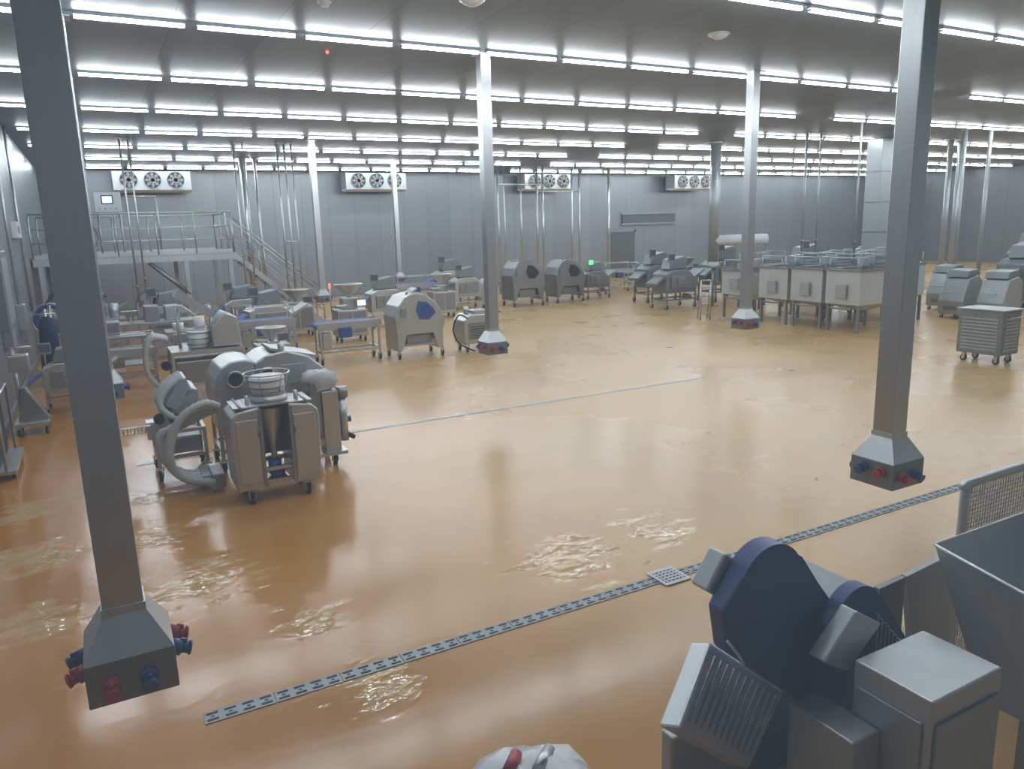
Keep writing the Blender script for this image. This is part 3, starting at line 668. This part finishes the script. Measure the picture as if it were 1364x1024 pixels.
# loading hopper on its right
b=B('loading_hopper')
T=[(3.21,1.05,1.2),(4.1,1.05,1.2),(4.1,1.98,1.32),(3.3,1.98,1.32)]
Q=[(3.4,1.3,.6),(3.85,1.3,.6),(3.85,1.75,.6),(3.4,1.75,.6)]
b.poly(T+Q,[(0,1,5,4),(1,2,6,5),(2,3,7,6),(3,0,4,7),(4,5,6,7)],SATIN)
b.prism([(3.2,1.16),(3.66,1.2),(3.6,.7),(3.3,.7)],2.04,2.07,'y',PALE)
for i in range(4): b.cyl(T[i],T[(i+1)%4],.008,SATIN,n=8)
for i in range(4): q=Q[i]; b.box(q[0]-.03,q[0]+.03,q[1]-.03,q[1]+.03,0,.62,PALE2)
b.done()
# guard fence with fine mesh panel
b=B('safety_guard_fence')
fy=2.25; b.tube([(3.98,fy,.0),(3.98,fy,1.3),(4.0,fy,1.38),(4.1,fy,1.41),(5.6,fy,1.41),(5.68,fy,1.38),(5.7,fy,1.3),(5.7,fy,0)],.026,SATIN,sub=4)
b.cyl((3.98,fy,.15),(5.7,fy,.15),.02,STEEL)
b.box(4.0,5.68,fy-.004,fy+.004,.17,1.39,GUARD)
for i in range(1,68): b.cyl((3.98+.025*i,fy-.006,.15),(3.98+.025*i,fy-.006,1.4),.0016,PALE2,n=4)
for i in range(1,49): b.cyl((3.98,fy-.008,.15+.025*i),(5.7,fy-.008,.15+.025*i),.0016,PALE2,n=4)
for x in (3.98,5.7): b.box(x-.08,x+.08,fy-.08,fy+.08,0,.012,STEEL)
b.done()
# small wrapped cart at the bottom edge
b=B('wrapped_parts_cart')
b.frame(.98,1.42,1.95,2.36,.66,cast=True); b.box(.96,1.44,1.93,2.38,.66,.68,STEEL)
n=16; V=[]
for i in range(6):
    for k in range(n):
        a=2*PI*k/n; r=[.25,.26,.24,.20,.12,.01][i]*(1+.12*random.uniform(-1,1)); V.append((1.2+r*math.cos(a),2.2+r*.85*math.sin(a),[.68,.72,.76,.78,.80,.805][i]+(random.uniform(-.015,.02) if i else 0)))
b.poly(V,[(i*n+k,i*n+(k+1)%n,(i+1)*n+(k+1)%n,(i+1)*n+k) for i in range(5) for k in range(n)],BAG,smooth=True)
b.cyl((1.14,2.24,.805),(1.22,2.32,.80),.025,RED); b.cyl((1.05,2.28,.78),(1.12,2.2,.79),.025,RED)
b.cyl((1.25,2.2,.80),(1.36,2.3,.78),.025,STEEL)
b.done()

# ---------------------------------------------------------------- left wall things
b=B('hose_reel_stand',(-1.38,18.6,0))
b.cyl((.4,.0,0),(.4,.0,1.5),.03,STEEL); b.cyl((.4,.5,0),(.4,.5,1.5),.03,STEEL); b.box(.25,.6,-.05,.55,0,.06,STEEL); b.cyl((.4,0,1.45),(.4,.5,1.45),.025,STEEL)
for i in range(5): b.ring((.4,.05+.1*i,1.2),.28-.01*(i%2),.045,BELT if i%2 else BLUE,'y',n=20)
b.cyl((.4,-.02,1.2),(.4,.52,1.2),.1,STEEL); b.ring((.4,-.04,1.2),.34,.015,STEEL,'y')
b.done()
b=B('hanging_overalls',(-1.3,17.4,0))
V=[];n=10
for i in range(6):
    for k in range(n):
        a=2*PI*k/n; r=[.06,.2,.24,.22,.25,.27][i]; V.append((.28+r*.7*math.cos(a)+random.uniform(-.02,.02),.3+r*math.sin(a),[1.35,1.28,1.0,.7,.4,.15][i]))
b.poly(V,[(i*n+k,i*n+(k+1)%n,(i+1)*n+(k+1)%n,(i+1)*n+k) for i in range(5) for k in range(n)],NAVY,smooth=True)
b.cyl((.28,.3,0),(.28,.3,1.5),.02,STEEL); b.cyl((.28,.3,0),(.28,.3,.03),.2,STEEL); b.cyl((.1,.3,1.4),(.46,.3,1.4),.015,STEEL)
b.done()
b=B('wheeled_tool_stand',(-1.4,12.9,0))
b.box(.05,.5,.05,.6,.14,.2,STEEL,bev=.01)
for q in ((.1,.1),(.45,.1),(.1,.5),(.45,.5)): b.caster(*q,r=.05,z=.14)
b.cyl((.15,.3,.2),(.15,.3,1.3),.03,STEEL); b.prism([(.1,.2),(.2,.7),(.24,.7),(.5,.2)],.2,.45,'y',STEELD); b.box(.08,.35,.2,.4,.95,1.2,STEEL,bev=.02); b.cyl((.1,.3,1.3),(.4,.3,1.3),.02,STEEL)
b.done()
b=B('black_panel_trolley',(-1.45,10.6,0))
b.box(.0,.12,0,1.2,.12,.95,BLACK,bev=.01); b.box(-.01,.3,-.02,1.22,.08,.12,STEEL)
for q in ((.05,.1),(.25,.1),(.05,1.05),(.25,1.05)): b.caster(*q,r=.035,z=.08)
b.tube([(.2,0,.12),(.2,0,1.0),(.2,1.2,1.0),(.2,1.2,.12)],.018,STEEL)
b.done()
b=B('wall_control_box'); b.box(X0,X0+.12,19.5,20.4,2.9,3.25,WHITE,bev=.01); b.box(X0+.12,X0+.125,19.6,20.0,3.0,3.15,GREY); b.done()
b=B('wall_conduits')
for y in (12.0,12.25,15.1,18.0,21.0): b.cyl((X0+.05,y,1.2),(X0+.05,y,C-.002),.03,STEEL,n=8)
for y in (12.1,15.1,18.0): b.box(X0,X0+.15,y-.25,y+.25,1.1,1.6,PALE,bev=.01)
b.done()
b=B('wall_control_box'); b.box(X0,X0+.25,13.6,14.6,1.5,2.7,PALE2,bev=.015); b.box(X0+.25,X0+.26,13.7,14.5,1.6,2.6,PALE,bev=.004); b.done()

# ---------------------------------------------------------------- world + camera
w=bpy.data.worlds.new('world'); sc.world=w; w.use_nodes=True
w.node_tree.nodes['Background'].inputs[0].default_value=(.5,.55,.6,1); w.node_tree.nodes['Background'].inputs[1].default_value=.3
f=1005.0; p=math.radians(11.8); a=0.029; yaw=math.radians(28.3); H=2.84
fh=Vector((math.sin(yaw),math.cos(yaw),0)); rt=Vector((math.cos(yaw),-math.sin(yaw),0)); Z=Vector((0,0,1))
fw=fh*math.cos(p)-Z*math.sin(p); up=Z*math.cos(p)+fh*math.sin(p)
cx=rt*math.cos(a)-up*math.sin(a); cy=rt*math.sin(a)+up*math.cos(a)
cam=bpy.data.cameras.new('camera'); co=bpy.data.objects.new('camera',cam); bpy.context.collection.objects.link(co)
cam.sensor_width=36; cam.lens=f/1364*36; cam.clip_end=200
co.matrix_world=Matrix(((cx.x,cy.x,-fw.x,0),(cx.y,cy.y,-fw.y,0),(cx.z,cy.z,-fw.z,H),(0,0,0,1)))
sc.camera=co
